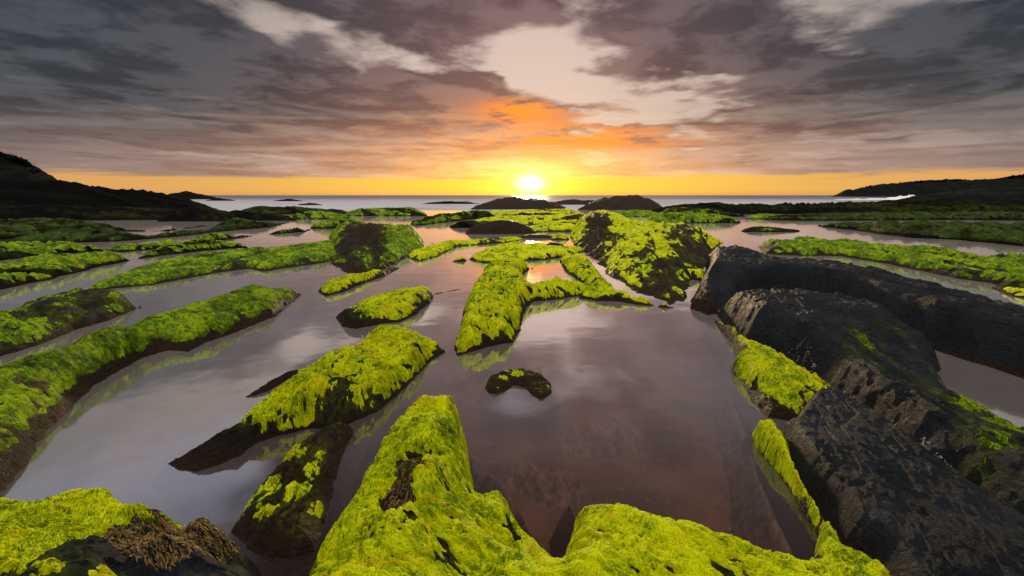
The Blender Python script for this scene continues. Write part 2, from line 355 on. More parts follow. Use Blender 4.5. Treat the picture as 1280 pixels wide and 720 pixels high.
    v, f, t = compress(V, quads[kf.ravel()], film.ravel()); mesh_obj('stone', v, f, stone, root, tone=t)
    n_l = fbm(X / .11 / max(1, w), Y / .11 / max(1, w), sd + 55, 4, .6, True); n_k = fbm(X / .03, Y / .03, sd + 57, 3) if w < .6 else n_f
    soft = np.clip(C / .18, -1, 1)
    ZM = Z + thick * (soft * 1.15 - .1) + np.where(C > 0, lump * (np.clip(n_l, -1, 1) * .6 + n_k * .22), 0) * np.clip(soft, 0, 1)
    tone = .5 + .45 * n_l + .35 * n_k
    cf = (C[:-1, :-1] > -.02) | (C[1:, 1:] > -.02) | (C[1:, :-1] > -.02) | (C[:-1, 1:] > -.02)
    if cf.sum() < 8: return root
    VM = np.stack([X, Y, ZM], -1).reshape(-1, 3)
    v, f, t = compress(VM, quads[cf.ravel()], tone.ravel())
    def lock(px_, py_):
        i = np.clip(np.interp(np.hypot(px_, py_), rows, np.arange(nr)), 0, nr - 1.001); j = np.clip((np.arctan2(px_, py_) - a0) / da, 0, nc - 1.001)
        return i, j
    def bil(G, i, j):
        i0 = i.astype(int); j0 = j.astype(int); fi = i - i0; fj = j - j0
        return (G[i0, j0] * (1 - fi) + G[i0 + 1, j0] * fi) * (1 - fj) + (G[i0, j0 + 1] * (1 - fi) + G[i0 + 1, j0 + 1] * fi) * fj
    def hair(n, mask, Zs, lo, hi, wd, tb, lift):
        wts = (mask * RR * RR * (1 / (1 + RR / 3))).ravel(); wts = wts / wts.sum(); pick = rng.choice(wts.size, n, p=wts)
        x = X.ravel()[pick] + rng.normal(0, .004, n); y = Y.ravel()[pick] + rng.normal(0, .004, n)
        LEN = rng.uniform(lo, hi, n); ns = 4; pts = []; swirl = rng.normal(0, .45, n); lf = rng.uniform(.2, 1, n) * lift
        for q in range(ns):
            i, j = lock(x, y); z = bil(Zs, i, j); th = np.arctan2(x, y)
            g_r = bil(gr, i, j); g_a = bil(ga, i, j)
            gx = -(g_r * np.sin(th) + g_a * np.cos(th)); gy = -(g_r * np.cos(th) - g_a * np.sin(th))
            gx += .10 * np.sin(x * 9 + y * 4); gy += .10 * np.cos(y * 8 - x * 5) - .05
            an = np.arctan2(gy, gx) + swirl; sp = np.minimum(1, .55 + .4 / (1 + np.hypot(gx, gy)))
            e = [0.6, 1.0, .8, .15][q]
            pts.append((x, y, z + lf * [.2, 1, .8, .0][q] + .001, an, e))
            x = x + np.cos(an) * LEN / (ns - 1) * sp; y = y + np.sin(an) * LEN / (ns - 1) * sp
        wv = rng.uniform(.6, 1.3, n) * wd * (.5 + .25 * np.hypot(x, y)); VV = []
        for (xx, yy, zz, an, e) in pts:
            ox, oy = -np.sin(an) * wv * e, np.cos(an) * wv * e
            VV += [np.stack([xx + ox, yy + oy, zz], -1), np.stack([xx - ox, yy - oy, zz], -1)]
        VV = np.stack(VV, 1).reshape(-1, 3); b = np.arange(n)[:, None] * 8
        FF = np.concatenate([np.concatenate([b + 2 * q, b + 2 * q + 1, b + 2 * q + 3, b + 2 * q + 2], 1) for q in range(ns - 1)])
        base = bil(tone, *lock(pts[0][0], pts[0][1]))
        tn = np.repeat(base * .5 + .25 + rng.normal(tb, .36, n), 8); return VV, FF, tn
    if strands:
        hv, hf, ht = hair(strands, (C > .03).astype(float), ZM, slen[0], slen[1], .0012, .1, .0045)
        f = np.concatenate([f, hf + len(v)]); v = np.concatenate([v, hv]); t = np.concatenate([t, ht])
    mesh_obj('moss', v, f, moss, root, tone=t)
    if weed:
        M = (C < .0) & (d > 0)
        if weedreg: M = M & (blobsum(X, Y, weedreg) > .3)
        if M.sum() > 10:
            hv, hf, ht = hair(weed, M.astype(float), Z, .008, .024, .0026, .0, .006)
            mesh_obj('seaweed', hv, hf, WEED, root, tone=ht)
    if barn:
        n, reg = barn; M = (C < 0) & (d > 0) & (blobsum(X, Y, reg) > .35) & (fbm(X / .07, Y / .07, sd + 91, 3) > .02)
        if M.sum() > 10:
            pk = rng.choice(M.size, n, p=(M.ravel() / M.sum())); VV = []; FF = []
            for ii in pk:
                x, y, z = X.ravel()[ii], Y.ravel()[ii], Z.ravel()[ii]; rr = random.choice((.002, .003, .003, .004, .006))
                b = len(VV)
                for q in range(6): VV.append((x + rr * math.cos(q * 1.047), y + rr * math.sin(q * 1.047), z - .003))
                for q in range(6): VV.append((x + rr * .45 * math.cos(q * 1.047), y + rr * .45 * math.sin(q * 1.047), z + rr * .9))
                for q in range(6): FF.append((b + q, b + (q + 1) % 6, b + 6 + (q + 1) % 6, b + 6 + q))
                FF += [(b + 6, b + 7, b + 8, b + 9), (b + 9, b + 10, b + 11, b + 6)]
            o = mesh_obj('barnacle_patch', VV, FF, SHELL, root, smooth=False); o['kind'] = 'stuff'
    return root
def hash_s(s):
    h = 5381
    for ch in s: h = (h * 33 + ord(ch)) & 0xffffff
    return h

def trace(name, label, cat, out, ctrl, w, back=.6, **kw):
    """outline read off the picture; far edges stand at the height of the rock's own rim"""
    pc = np.array([(c[0], c[1]) for c in ctrl], float); hz = np.array([c[2] for c in ctrl])
    O = np.array([(q[0], q[1]) for q in out], float); n = len(O)
    area = sum(O[i][0] * O[(i + 1) % n][1] - O[(i + 1) % n][0] * O[i][1] for i in range(n))
    poly = []
    for i in range(n):
        t = O[(i + 1) % n] - O[i - 1]; nn = np.array([t[1], -t[0]]) * (1 if area > 0 else -1); nn = nn / (np.linalg.norm(nn) + 1e-9)
        up = max(0., -nn[1])
        dd = 1 / (((pc - O[i]) ** 2).sum(1) + 1.0) ** 1.2; h = (hz * dd).sum() / dd.sum()
        if len(out[i]) > 2: h = out[i][2]; up = 1
        z = (h * .95 + kw.get('rough', .03) * .55 + kw.get('thick', .012)) * up * max(.8, 1 - w * .2); q = P(O[i][0], O[i][1], z); rr = np.linalg.norm(q)
        poly.append(q * (1 + w * back * up / rr * .5))
    C = [(*P(c[0], c[1], c[2]), c[2]) for c in ctrl]
    return build(name, label, cat, poly, C, w, **kw)
def ridge(name, label, cat, sil, base, depth, w=None, ends=True, **kw):
    """far rock: skyline read off the picture, placed at its own distance with its own depth"""
    near, far, C = [], [], []; ext = {}
    dn = []
    for a_, b_ in zip(sil[:-1], sil[1:]):
        m_ = max(1, int((b_[0] - a_[0]) / 7))
        if m_ > 12: m_ = 12
        dn += [(a_[0] + (b_[0] - a_[0]) * q / m_, a_[1] + (b_[1] - a_[1]) * q / m_) for q in range(m_)]
    sil = dn + [sil[-1]]
    for (px, py) in sil:
        b = base(px) if callable(base) else base
        g = P(px, b, 0); r = np.linalg.norm(g); u = g / r; rc = r + depth * .5
        dr = ray(px, py); zz = H + dr[2] / math.hypot(dr[0], dr[1]) * rc; zz = max(.06, zz)
        if (px, py) == sil[0] or (px, py) == sil[-1]:     # let the end run on past the skyline's last point
            sg = -1 if (px, py) == sil[0] else 1; e_ = np.array([u[1], -u[0]]) * sg * (w or depth * .38) * .3; ext[sg] = (u * r + e_, u * (r + depth) + e_)
        near.append(u * r); far.append(u * (r + depth)); C.append((u[0] * rc, u[1] * rc, zz))
    kw.setdefault('jag', .2); kw.setdefault('blocky', .2); kw.setdefault('soft_r', depth * .18)
    return build(name, label, cat, [ext[-1][0]] + near + [ext[1][0], ext[1][1]] + far[::-1] + [ext[-1][1]], C, w or depth * .38, **kw)

# ------------------------------------------------------------------ setting: seabed, pools, sea
def sheet(name, pts, z, m):
    b = bpy.data.meshes.new(name); b.from_pydata([(x, y, z) for x, y in pts], [], [tuple(range(len(pts)))]); b.materials.append(m)
    o = bpy.data.objects.new(name, b); COL.objects.link(o); o['kind'] = 'structure'; return o
g = np.concatenate([-np.geomspace(.6, 30000, 60)[::-1], [0], np.geomspace(.6, 30000, 60)])
GX, GY = np.meshgrid(g, g + 0.0, indexing='ij'); GZ = -.30 + np.where(np.hypot(GX, GY) < 40, .07 * fbm(GX * .9, GY * .9, 4, 4), -.05)
ii = np.arange(GX.size).reshape(GX.shape)
o = mesh_obj('seabed', np.stack([GX, GY, GZ], -1).reshape(-1, 3), np.stack([ii[:-1, :-1], ii[1:, :-1], ii[1:, 1:], ii[:-1, 1:]], -1).reshape(-1, 4), BED); o['kind'] = 'structure'
sheet('pool_water', [(-90, -30), (90, -30), (90, 46), (-90, 46)], 0, POOL)
sheet('sea', [(-90, 46), (90, 46), (90, -30), (30000, -30), (30000, 30000), (-30000, 30000), (-30000, -30), (-90, -30)], 0, SEA)

# ------------------------------------------------------------------ foreground rocks
LE = 'rock ledge'
trace('mossy_rock', 'big pointed rock at front middle, wholly under bright moss, curling around the brown pool', LE,
      [(300, 900), (345, 790), (380, 720), (430, 635), (470, 575), (497, 528), (522, 498), (548, 489), (566, 497), (574, 512), (580, 545), (586, 578), (600, 592), (614, 590), (622, 602), (650, 640), (680, 668), (700, 676), (714, 668), (716, 640), (712, 620), (720, 611), (745, 612), (778, 614), (845, 630), (920, 650), (995, 677), (1065, 704), (1110, 790), (1060, 900), (900, 1050), (500, 1050)],
      [(548, 500, .34), (540, 530, .40), (530, 570, .43), (505, 640, .44), (480, 715, .42), (450, 640, .26), (430, 680, .18), (400, 720, .12), (572, 560, .30), (600, 630, .16), (640, 680, .11), (690, 700, .10), (735, 640, .20), (750, 700, .28), (850, 690, .20), (950, 712, .13), (1010, 730, .10), (600, 720, .22), (560, 680, .28), (600, 850, .30), (800, 850, .28), (950, 850, .15)],
      .12, da=.0019, cov=.42, wet=.03, rough=.040, lump=.013, thick=.014, strands=72800, steep=.12, strat=.0, ms=.45, stone=BROWN,
      bare=[(495, 592, 24, .75, .42), (512, 562, 22, .6, .42), (478, 625, 16, .6, .4), (540, 552, 14, .35, .4), (575, 630, 8, .45, .3), (566, 655, 7, .45, .28), (556, 680, 8, .4, .3), (548, 705, 9, .4, .3), (583, 690, 7, .45, .2), (590, 715, 8, .4, .2), (448, 690, 8, .4, .3), (440, 710, 8, .5, .3), (505, 650, 20, .3, .42), (500, 700, 24, .3, .42), (640, 700, 20, .15, .12), (800, 690, 20, .15, .2), (740, 612, 22, .6, .15), (905, 708, 16, .6, .2)],
      weed=400, weedreg=[(497, 590, 40, 1, .42), (740, 614, 30, 1, .15)])
trace('mossy_rock', 'bottom left corner rock, moss on its far rim, brown weed on its right face', LE,
      [(-300, 1000), (-320, 700), (-120, 640), (0, 615), (30, 611), (60, 612), (80, 618), (110, 604), (135, 600), (160, 604), (185, 615), (215, 617), (242, 618), (262, 630), (277, 655), (300, 675), (322, 698), (330, 730), (345, 850), (250, 1000)],
      [(130, 608, .42), (185, 620, .42), (238, 625, .40), (40, 620, .36), (0, 660, .42), (100, 680, .46), (60, 720, .46), (190, 660, .42), (225, 650, .33), (235, 690, .20), (215, 720, .26), (280, 680, .13), (300, 715, .10), (-150, 700, .35), (0, 850, .4), (200, 850, .25)],
      .10, da=.0021, cov=-.25, wet=.03, rough=.035, strands=22400, thick=.012, ms=.4, stone=SLATE, steep=.1,
      green=[(30, 625, 60, .9, .38), (125, 612, 40, 1.0, .42), (90, 640, 40, .5, .44), (185, 616, 26, .6, .42), (20, 670, 36, .9, .42), (-20, 700, 40, .8, .42), (-60, 650, 60, .8, .4), (225, 617, 24, .4, .4), (100, 690, 22, .38, .45), (55, 715, 20, .4, .45), (140, 695, 18, .36, .45), (110, 720, 22, .4, .45)],
      bare=[(150, 650, 50, .5, .45)], weed=2600, weedreg=[(222, 640, 30, 1, .3), (200, 690, 40, 1, .25), (250, 690, 40, .8, .15)])
trace('sunken_rock', 'low dark wet rock between the bottom left corner rock and the big pointed rock', LE,
      [(425, 518), (442, 535), (430, 560), (419, 600), (406, 650), (396, 690), (366, 700), (340, 698), (315, 690), (292, 668), (288, 655), (310, 620), (335, 585), (362, 555), (395, 530)],
      [(405, 545, .10), (370, 590, .10), (340, 650, .12), (320, 670, .08), (385, 660, .10), (400, 600, .07)], .09, da=.0022, cov=-.12, wet=.035, rough=.035, strands=7000, ms=.35, stone=BROWN,
      green=[(365, 560, 14, .5, .1), (330, 640, 14, .45, .1), (345, 600, 12, .4, .1), (368, 610, 12, .5, .1)])
trace('mossy_rock', 'diagonal moss-draped rock left of the centre pool, its bare dark tip pointing down left', LE,
      [(208, 578), (225, 562), (262, 540), (290, 525), (330, 497), (365, 470), (400, 450), (440, 425), (468, 408), (490, 402), (510, 411), (535, 416), (552, 428), (557, 440), (540, 450), (520, 470), (500, 490), (470, 515), (440, 528), (420, 538), (390, 535), (350, 545), (320, 555), (300, 570), (275, 582), (245, 590), (222, 588)],
      [(483, 412, .24), (510, 425, .22), (545, 436, .08), (440, 442, .30), (400, 470, .30), (370, 490, .28), (330, 515, .20), (300, 535, .13), (262, 560, .08), (230, 575, .05), (470, 480, .18), (500, 460, .14), (420, 512, .13), (360, 530, .10)],
      .10, da=.0021, cov=.42, wet=.035, rough=.045, strands=36400, thick=.013, lump=.012, ms=.4, steep=.2,
      bare=[(240, 575, 45, 1.0, .06), (275, 562, 34, .7, .08), (430, 535, 40, .5, .03), (552, 436, 12, .6, .08)])
trace('dark_rock', 'thin dark tongue of rock in water behind the diagonal mossy rock', LE,
      [(306, 494), (322, 481), (340, 470), (360, 458), (376, 452), (392, 450), (380, 465), (355, 477), (335, 489), (318, 495)], [(350, 470, .07), (375, 458, .09), (325, 486, .05)], .06, da=.0025, cov=-.25, rough=.02, stone=STONE, strands=840)
trace('mossy_bar', 'nearest long mossy rock bar on the left, curving to a dark tapered end', LE,
      [(-420, 700), (-300, 560), (-120, 485), (0, 450), (40, 438), (90, 420), (140, 405), (200, 385), (260, 368), (300, 357), (330, 354), (355, 360), (377, 366), (360, 382), (340, 397), (300, 414), (260, 427), (235, 439), (210, 438), (180, 447), (150, 462), (120, 480), (92, 506), (62, 536), (42, 566), (20, 597), (0, 616), (-60, 660), (-200, 800)],
      [(-150, 520, .32), (0, 462, .32), (60, 442, .32), (130, 415, .30), (200, 393, .27), (260, 375, .24), (320, 360, .22), (355, 366, .12), (0, 510, .28), (60, 480, .24), (130, 445, .20), (200, 418, .17), (300, 390, .14), (30, 550, .08), (100, 487, .06), (-60, 600, .15), (-200, 650, .2)],
      .20, da=.0026, cov=.38, wet=.10, rough=.045, strands=22400, lump=.015, ms=.6, moss=MOSSM, stone=BROWN, steep=.2,
      green=[(90, 425, 60, .3, .3), (300, 362, 60, .3, .2)], bare=[(40, 475, 22, .4, .25)])
trace('mossy_rock', 'squat half-bare rock at the left edge, just behind the nearest long bar', LE,
      [(-260, 440), (-120, 400), (0, 384), (40, 371), (90, 360), (120, 357), (150, 361), (172, 371), (184, 380), (166, 388), (140, 399), (100, 411), (50, 431), (0, 446), (-150, 500)],
      [(120, 363, .30), (60, 375, .30), (0, 392, .30), (160, 374, .18), (130, 385, .15), (50, 405, .14), (0, 420, .14), (-150, 430, .2)],
      .22, da=.0026, cov=.18, wet=.05, rough=.05, strands=4200, ms=.7, moss=MOSSM, bare=[(60, 380, 60, .45, .28), (120, 365, 25, .3, .28)], green=[(60, 412, 60, .4, .15), (150, 385, 16, .4, .15)])

# ------------------------------------------------------------------ dark ledges on the right
trace('dark_ledge', 'farthest and highest of the three bare black ledges on the right', LE,
      [(864, 372), (880, 348), (883, 330), (885, 316), (898, 307), (925, 305), (950, 314), (975, 321), (1010, 324), (1060, 328), (1100, 336), (1150, 349), (1200, 361), (1240, 373), (1280, 383), (1450, 425), (1600, 560), (1450, 545), (1280, 474), (1240, 460), (1200, 448), (1150, 432), (1090, 408), (1040, 385), (1000, 374), (940, 376), (900, 388), (872, 384)],
      [(905, 313, .52), (890, 325, .50), (960, 325, .50), (1050, 335, .50), (1120, 352, .48), (1200, 375, .46), (1280, 396, .44), (1450, 450, .42), (880, 365, .20), (1000, 355, .42), (1100, 385, .34), (1200, 425, .28), (1280, 450, .25)],
      .20, da=.0024, cov=-.7, rough=.055, ms=.8, stone=SLATE, jag=.3, p=1.6)
trace('dark_ledge', 'middle one of the three bare ledges on the right, barnacles on its rough face', LE,
      [(893, 388), (897, 374), (908, 362), (940, 359), (985, 358), (1040, 363), (1080, 373), (1120, 393), (1155, 421), (1182, 442), (1174, 452), (1200, 480), (1280, 520), (1480, 600), (1560, 900), (1330, 745), (1280, 700), (1220, 655), (1170, 615), (1120, 575), (1080, 538), (1040, 505), (1005, 472), (965, 448), (930, 428), (905, 406)],
      [(908, 368, .38), (940, 378, .43), (985, 364, .42), (1060, 374, .40), (965, 400, .44), (1010, 436, .45), (1060, 475, .45), (1110, 515, .45), (1200, 583, .45), (1280, 640, .45), (1110, 410, .34), (1150, 440, .24), (1190, 490, .20), (1230, 540, .32), (1280, 540, .20), (1280, 590, .38), (1450, 700, .4), (1480, 640, .2)],
      .19, da=.0021, cov=-.50, rough=.040, ms=.6, stone=SLATE, jag=.22, p=1.5, strands=4200, moss=MOSSM,
      green=[(1260, 520, 50, .62, .2), (1200, 480, 34, .5, .2), (1090, 425, 40, .38, .35), (1240, 555, 50, .45, .3)], barn=(600, [(1040, 512, 30, 1, .1), (1100, 562, 40, 1, .1), (1160, 612, 40, 1, .1), (985, 465, 30, 1, .1)]))
trace('dark_slab', 'flat bare slab in the bottom right corner, nearest of the three bare ledges', LE,
      [(960, 522), (985, 515), (1010, 508, 0), (1050, 514, 0), (1090, 540, 0), (1135, 575, 0), (1190, 622, 0), (1240, 660, 0), (1300, 705, 0), (1440, 800, 0), (1420, 1000), (1150, 1000), (1112, 780), (1085, 725), (1050, 690), (1030, 650), (1000, 610), (978, 570)],
      [(1000, 525, .20), (1060, 560, .22), (1120, 620, .22), (1200, 690, .24), (1030, 600, .20), (1080, 680, .20), (1150, 740, .2), (1250, 850, .2)], .09, da=.0021, cov=-.75, jag=.25, rough=.020, ms=.5, stone=SLATE, strands=0, green=[(1000, 525, 12, .5, .2)])
trace('mossy_rock', 'bright mossy shelf at the foot of the barnacled ledge, beside the centre pool', LE,
      [(893, 395), (905, 398), (922, 408), (945, 424), (975, 440), (1005, 462), (1035, 482), (1046, 500), (1040, 520), (1000, 528), (960, 522), (945, 505), (930, 480), (913, 463), (926, 450), (914, 430), (900, 412)],
      [(925, 462, .08), (950, 445, .20), (990, 465, .20), (1025, 492, .18), (905, 405, .12), (955, 490, .07), (990, 510, .06)], .07, da=.0021, cov=.22, wet=.05, rough=.035, strands=12600, ms=.4, stone=BROWN,
      green=[(960, 450, 30, .6, .18), (930, 462, 14, .6, .1)], bare=[(960, 505, 30, .5, .07)])
trace('mossy_rock', 'narrow low rim of gold-green moss edging the blue-grey slab, beside the submerged brown shelf', LE,
      [(936, 532), (948, 520), (966, 524), (982, 555), (1002, 600), (1032, 645), (1060, 685), (1095, 705), (1118, 745), (1150, 1000), (1020, 1000), (1000, 740), (1002, 712), (1018, 690), (1024, 668), (1005, 640), (985, 608), (958, 575), (940, 550)],
      [(950, 535, .14), (970, 565, .14), (1000, 615, .13), (1040, 675, .13), (1070, 715, .13), (1020, 740, .10), (1080, 850, .12)], .05, da=.0021, cov=.42, wet=.02, rough=.030, steep=.1, strands=20000, ms=.3, stone=BROWN, weed=500)
trace('sunken_rock', 'brown shelf just under the water along the right shore of the centre pool', LE,
      [(905, 440), (940, 530), (960, 580), (990, 640), (1010, 690), (990, 700), (970, 680), (945, 620), (935, 560), (915, 500)], [(950, 570, .12), (975, 640, .12), (930, 520, .1), (985, 675, .12)], .08, da=.004, cov=-.8, sink=.14, rough=.02, stone=SUNK)

# ------------------------------------------------------------------ stones in the pool
trace('pool_stone', 'small kidney-shaped stone with yellow moss tufts breaking the surface in the middle of the pool', 'stone',
      [(605, 484), (610, 468), (628, 458), (652, 455), (676, 461), (690, 476), (690, 492), (677, 501), (664, 494), (656, 485), (643, 482), (632, 490), (620, 494), (609, 492)],
      [(620, 475, .05), (650, 464, .06), (678, 480, .05)], .05, da=.0022, cov=-.20, wet=.022, rough=.018, strands=1260, ms=.25, stone=BROWN, green=[(648, 466, 12, .3, .05)], sink=.012)
trace('sunken_stone', 'pale round boulder seen faintly under the water in the middle of the pool', 'stone',
      [(660, 545), (672, 530), (700, 524), (722, 536), (726, 555), (705, 566), (678, 562)], [(695, 543, .15)], .2, da=.004, jag=.7, cov=-1, rough=.03, stone=SUNK, sink=.20)
trace('sunken_stone', 'wide boulder lying under the water to the right of the kidney-shaped stone', 'stone',
      [(715, 505), (735, 480), (770, 478), (790, 495), (788, 515), (755, 524), (728, 520)], [(752, 500, .17)], .25, da=.004, jag=.7, cov=-1, rough=.03, stone=SUNK, sink=.20)
trace('sunken_stone', 'weedy brown stone just under the water against the right flank of the front pointed rock', 'stone',
      [(590, 575), (600, 556), (618, 558), (636, 585), (655, 620), (640, 625), (612, 598)], [(615, 580, .14), (635, 605, .12)], .07, da=.004, cov=-1, rough=.03, stone=SUNK, sink=.13)

# ------------------------------------------------------------------ middle distance, left
GR = 'long rock bars on the left shore'
trace('mossy_bar', 'long bright green bar between two left channels, ending at the blocky boulder', LE,
      [(-60, 400), (60, 375), (100, 352), (140, 338), (200, 322), (260, 313), (330, 309), (380, 304), (412, 299), (422, 304), (425, 318), (420, 326), (390, 331), (350, 336), (330, 340), (310, 336), (270, 341), (230, 349), (190, 356), (150, 360), (100, 364), (40, 385)],
      [(110, 352, .15), (200, 326, .18), (300, 314, .20), (400, 303, .24), (415, 312, .16), (300, 326, .12), (200, 342, .11), (380, 320, .12), (40, 378, .10)],
      .30, da=.0028, cov=.34, wet=.04, rough=.07, lump=.02, thick=.03, ms=1.3, moss=MOSSM, group=GR, bare=[(290, 320, 60, .25, .2)])
for sil, h, lab, cv, mm, ww in [
    ([(-400, 350), (-200, 336), (0, 323), (60, 316), (110, 314), (160, 312), (200, 308), (250, 303), (290, 300), (315, 303), (300, 308), (240, 311), (200, 316), (165, 325), (125, 333), (80, 346), (40, 354), (0, 363), (-200, 400)], .17, 'frontmost bar of the left shore, right above the first narrow channel', .24, MOSSM, .35),
    ([(-500, 330), (-250, 315), (0, 304), (60, 302), (100, 300), (150, 303), (200, 300), (250, 294), (300, 288), (340, 284), (380, 281), (396, 284), (380, 290), (340, 293), (300, 296), (260, 300), (230, 305), (170, 311), (110, 315), (50, 320), (0, 326), (-250, 346)], .20, 'second rock bar of the left shore, reaching out into the pink channel', .14, MOSSM, .5),
    ([(-600, 315), (-250, 300), (0, 290), (60, 286), (120, 286), (180, 288), (250, 282), (300, 276), (345, 274), (360, 278), (340, 284), (280, 289), (230, 295), (150, 302), (80, 304), (0, 307), (-250, 320)], .26, 'third rock bar of the left shore, green with black cuts, behind the two front bars', .10, MOSSD, .8),
    ([(-700, 300), (-250, 284), (0, 274), (50, 271), (110, 274), (160, 279), (210, 279), (250, 274), (310, 274), (320, 276), (260, 283), (200, 289), (120, 290), (60, 290), (0, 293), (-250, 306)], .34, 'fourth rock bar of the left shore, mostly black with dull green patches', .02, MOSSD, 1.2)]:
    cs = [(q[0], q[1], h * (.45 if i in (0,) else 1)) for i, q in enumerate(sil[:len(sil) // 2 + 1]) if q[0] < sil[len(sil) // 2][0] - 10]
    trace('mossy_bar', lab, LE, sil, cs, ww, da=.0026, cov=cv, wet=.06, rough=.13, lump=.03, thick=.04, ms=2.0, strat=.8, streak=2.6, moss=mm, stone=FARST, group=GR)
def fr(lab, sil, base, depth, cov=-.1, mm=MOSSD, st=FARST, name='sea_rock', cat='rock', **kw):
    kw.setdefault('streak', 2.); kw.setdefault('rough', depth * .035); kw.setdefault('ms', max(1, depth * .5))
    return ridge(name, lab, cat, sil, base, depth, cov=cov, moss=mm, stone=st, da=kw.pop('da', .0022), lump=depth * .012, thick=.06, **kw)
fr('long black rock shore rising at the left under the wooded bluff', [(-500, 222), (-150, 226), (0, 229), (60, 231), (100, 236), (140, 238), (190, 240), (212, 247), (230, 257), (240, 262)], lambda x: 270 - max(0, x) * .02, 16, -.55, MOSSD, cat=LE, name='rock_shore', strat=2.5)
fr('black ridge in front of the left rock shore, thin green streaks on top', [(-400, 258), (-100, 258), (0, 258), (70, 257), (120, 259), (190, 260), (230, 264), (262, 270)], lambda x: 277 - max(0, x) * .01, 6, -.30, MOSSD, name='dark_ledge', cat=LE)
fr('flat-topped black boulder left of the channel mouth, at the end of the left shore', [(212, 268), (232, 260), (250, 258), (270, 259), (280, 266), (292, 272)], 277, 5, -.3, name='boulder')
fr('pair of humped dark rocks fused together just right of the flat-topped black boulder', [(276, 268), (288, 263), (300, 264), (318, 266), (350, 268), (362, 272)], 276, 3, -.3)
fr('dark low rock spit with a raised left knob, in front of the surf at left', [(306, 262), (312, 255), (320, 257), (330, 259), (350, 259), (385, 259), (412, 263)], 268, 5, -.05)
fr('green flat rock just in front of the dark spit with the raised knob', [(366, 268), (380, 265), (410, 265), (430, 270)], 274, 3, .2, MOSSM)
fr('dark rock lump left of the pale gap in the shoreline', [(398, 263), (412, 261), (430, 262), (437, 266)], 270, 3, -.1)
fr('low green islet behind the big half-mossed boulder', [(394, 282), (405, 277), (425, 275), (445, 276), (458, 279)], 286, 1.6, .12, MOSSM)
fr('flat green-topped rock bar in front of the grey sea, left of centre', [(434, 266), (450, 262), (470, 261), (500, 260), (520, 261), (526, 267)], 270, 4, .12, MOSSM)
fr('dark ragged rock bar running down left from the square rock under the sun', [(524, 273), (545, 268), (570, 265), (590, 261), (605, 260), (612, 266)], lambda x: 282 - (x - 524) * .12, 3.5, .0, MOSSM)
fr('small brown rock in the pale channel below the ragged bar', [(566, 280), (578, 276), (594, 276), (604, 280)], 285, 1.2, -.2)
trace('boulder', 'big blocky boulder left of centre, black crown and moss-covered right shoulder', 'rock',
      [(411, 292), (424, 281), (445, 278), (470, 278), (490, 281), (515, 280), (525, 288), (532, 300), (542, 304), (522, 315), (505, 323), (490, 333), (462, 342), (432, 341), (416, 330), (414, 310)],
      [(430, 287, .50), (447, 281, .56), (470, 282, .58), (490, 288, .5), (515, 285, .45), (522, 300, .3), (500, 310, .28), (440, 312, .26), (470, 318, .2), (430, 330, .12)],
      .5, jag=.3, steep=.2, da=.0022, cov=.34, wet=.06, rough=.11, ms=.7, stone=BROWN, moss=MOSSM, lump=.02, thick=.02, bare=[(448, 286, 19, .7, .55), (425, 300, 9, .4, .4), (470, 285, 12, .5, .55), (440, 338, 14, .4, .05)], green=[(512, 300, 14, .3, .3), (455, 318, 12, .3, .2)])
trace('mossy_rock', 'small green rock finger with a dark tail, below the big blocky boulder', 'rock',
      [(397, 363), (408, 350), (440, 340), (466, 336), (480, 332), (499, 331), (491, 340), (476, 347), (455, 354), (430, 365), (405, 371)], [(415, 355, .12), (445, 345, .15), (468, 341, .1), (488, 335, .06)], .14, da=.0024, cov=.40, rough=.03, ms=.5, strands=3500, bare=[(488, 337, 16, .9, .06)])
trace('mossy_rock', 'oval green-backed rock with a pointed tail, between green finger and diagonal rock', 'rock',
      [(420, 396), (430, 383), (460, 371), (500, 360), (535, 356), (574, 356), (560, 364), (543, 367), (538, 378), (520, 393), (500, 403), (478, 405), (445, 411), (428, 408)], [(445, 385, .16), (480, 373, .20), (520, 362, .20), (560, 359, .05), (480, 392, .14), (515, 380, .14)], .14, da=.0023, cov=.28, rough=.04, ms=.5, strands=7000, wet=.05, bare=[(430, 395, 22, .5, .1), (562, 360, 20, 1, .06)])
trace('mossy_bar', 'thin green rock bar slanting out of the pool right of the big blocky boulder', LE,
      [(508, 319), (530, 307), (560, 299), (595, 297), (630, 295), (655, 296), (640, 303), (600, 306), (572, 308), (545, 321), (524, 327)], [(530, 312, .14), (560, 302, .16), (600, 300, .1), (640, 298, .08)], .18, da=.0022, cov=.40, rough=.04, wet=.04, bare=[(615, 299, 22, .5, .1)])

# ------------------------------------------------------------------ middle distance, centre
trace('mossy_rock', 'thick mossy column reaching down into the pool left of the square puddle', LE,
      [(567, 447), (574, 410), (582, 375), (594, 352), (610, 340), (604, 332), (616, 324), (640, 321), (668, 324), (664, 335), (652, 346), (664, 350), (690, 347), (722, 350), (742, 358), (732, 369), (690, 375), (666, 377), (653, 392), (651, 412), (641, 428), (615, 433), (590, 440)],
      [(585, 420, .20), (600, 380, .26), (615, 350, .26), (640, 330, .20), (640, 365, .24), (625, 400, .25), (605, 430, .15), (700, 358, .18), (730, 362, .14), (645, 385, .16)],
      .16, da=.0022, cov=.36, wet=.05, rough=.07, ms=.6, lump=.026, strands=22400, thick=.018, strat=.22, axis=(1, .1))
trace('mossy_rock', 'wide flat moss plate at the head of the thick column, pointed at left', LE,
      [(566, 327), (580, 320), (604, 310), (640, 302), (682, 302), (690, 307), (725, 306), (732, 314), (704, 322), (668, 326), (640, 326), (605, 329), (588, 325)], [(600, 318, .12), (640, 308, .16), (680, 306, .14), (715, 311, .12), (640, 320, .10)], .18, da=.0021, cov=.34, wet=.05, rough=.06, ms=.6, strat=.3, axis=(1, 0), streak=1.6)
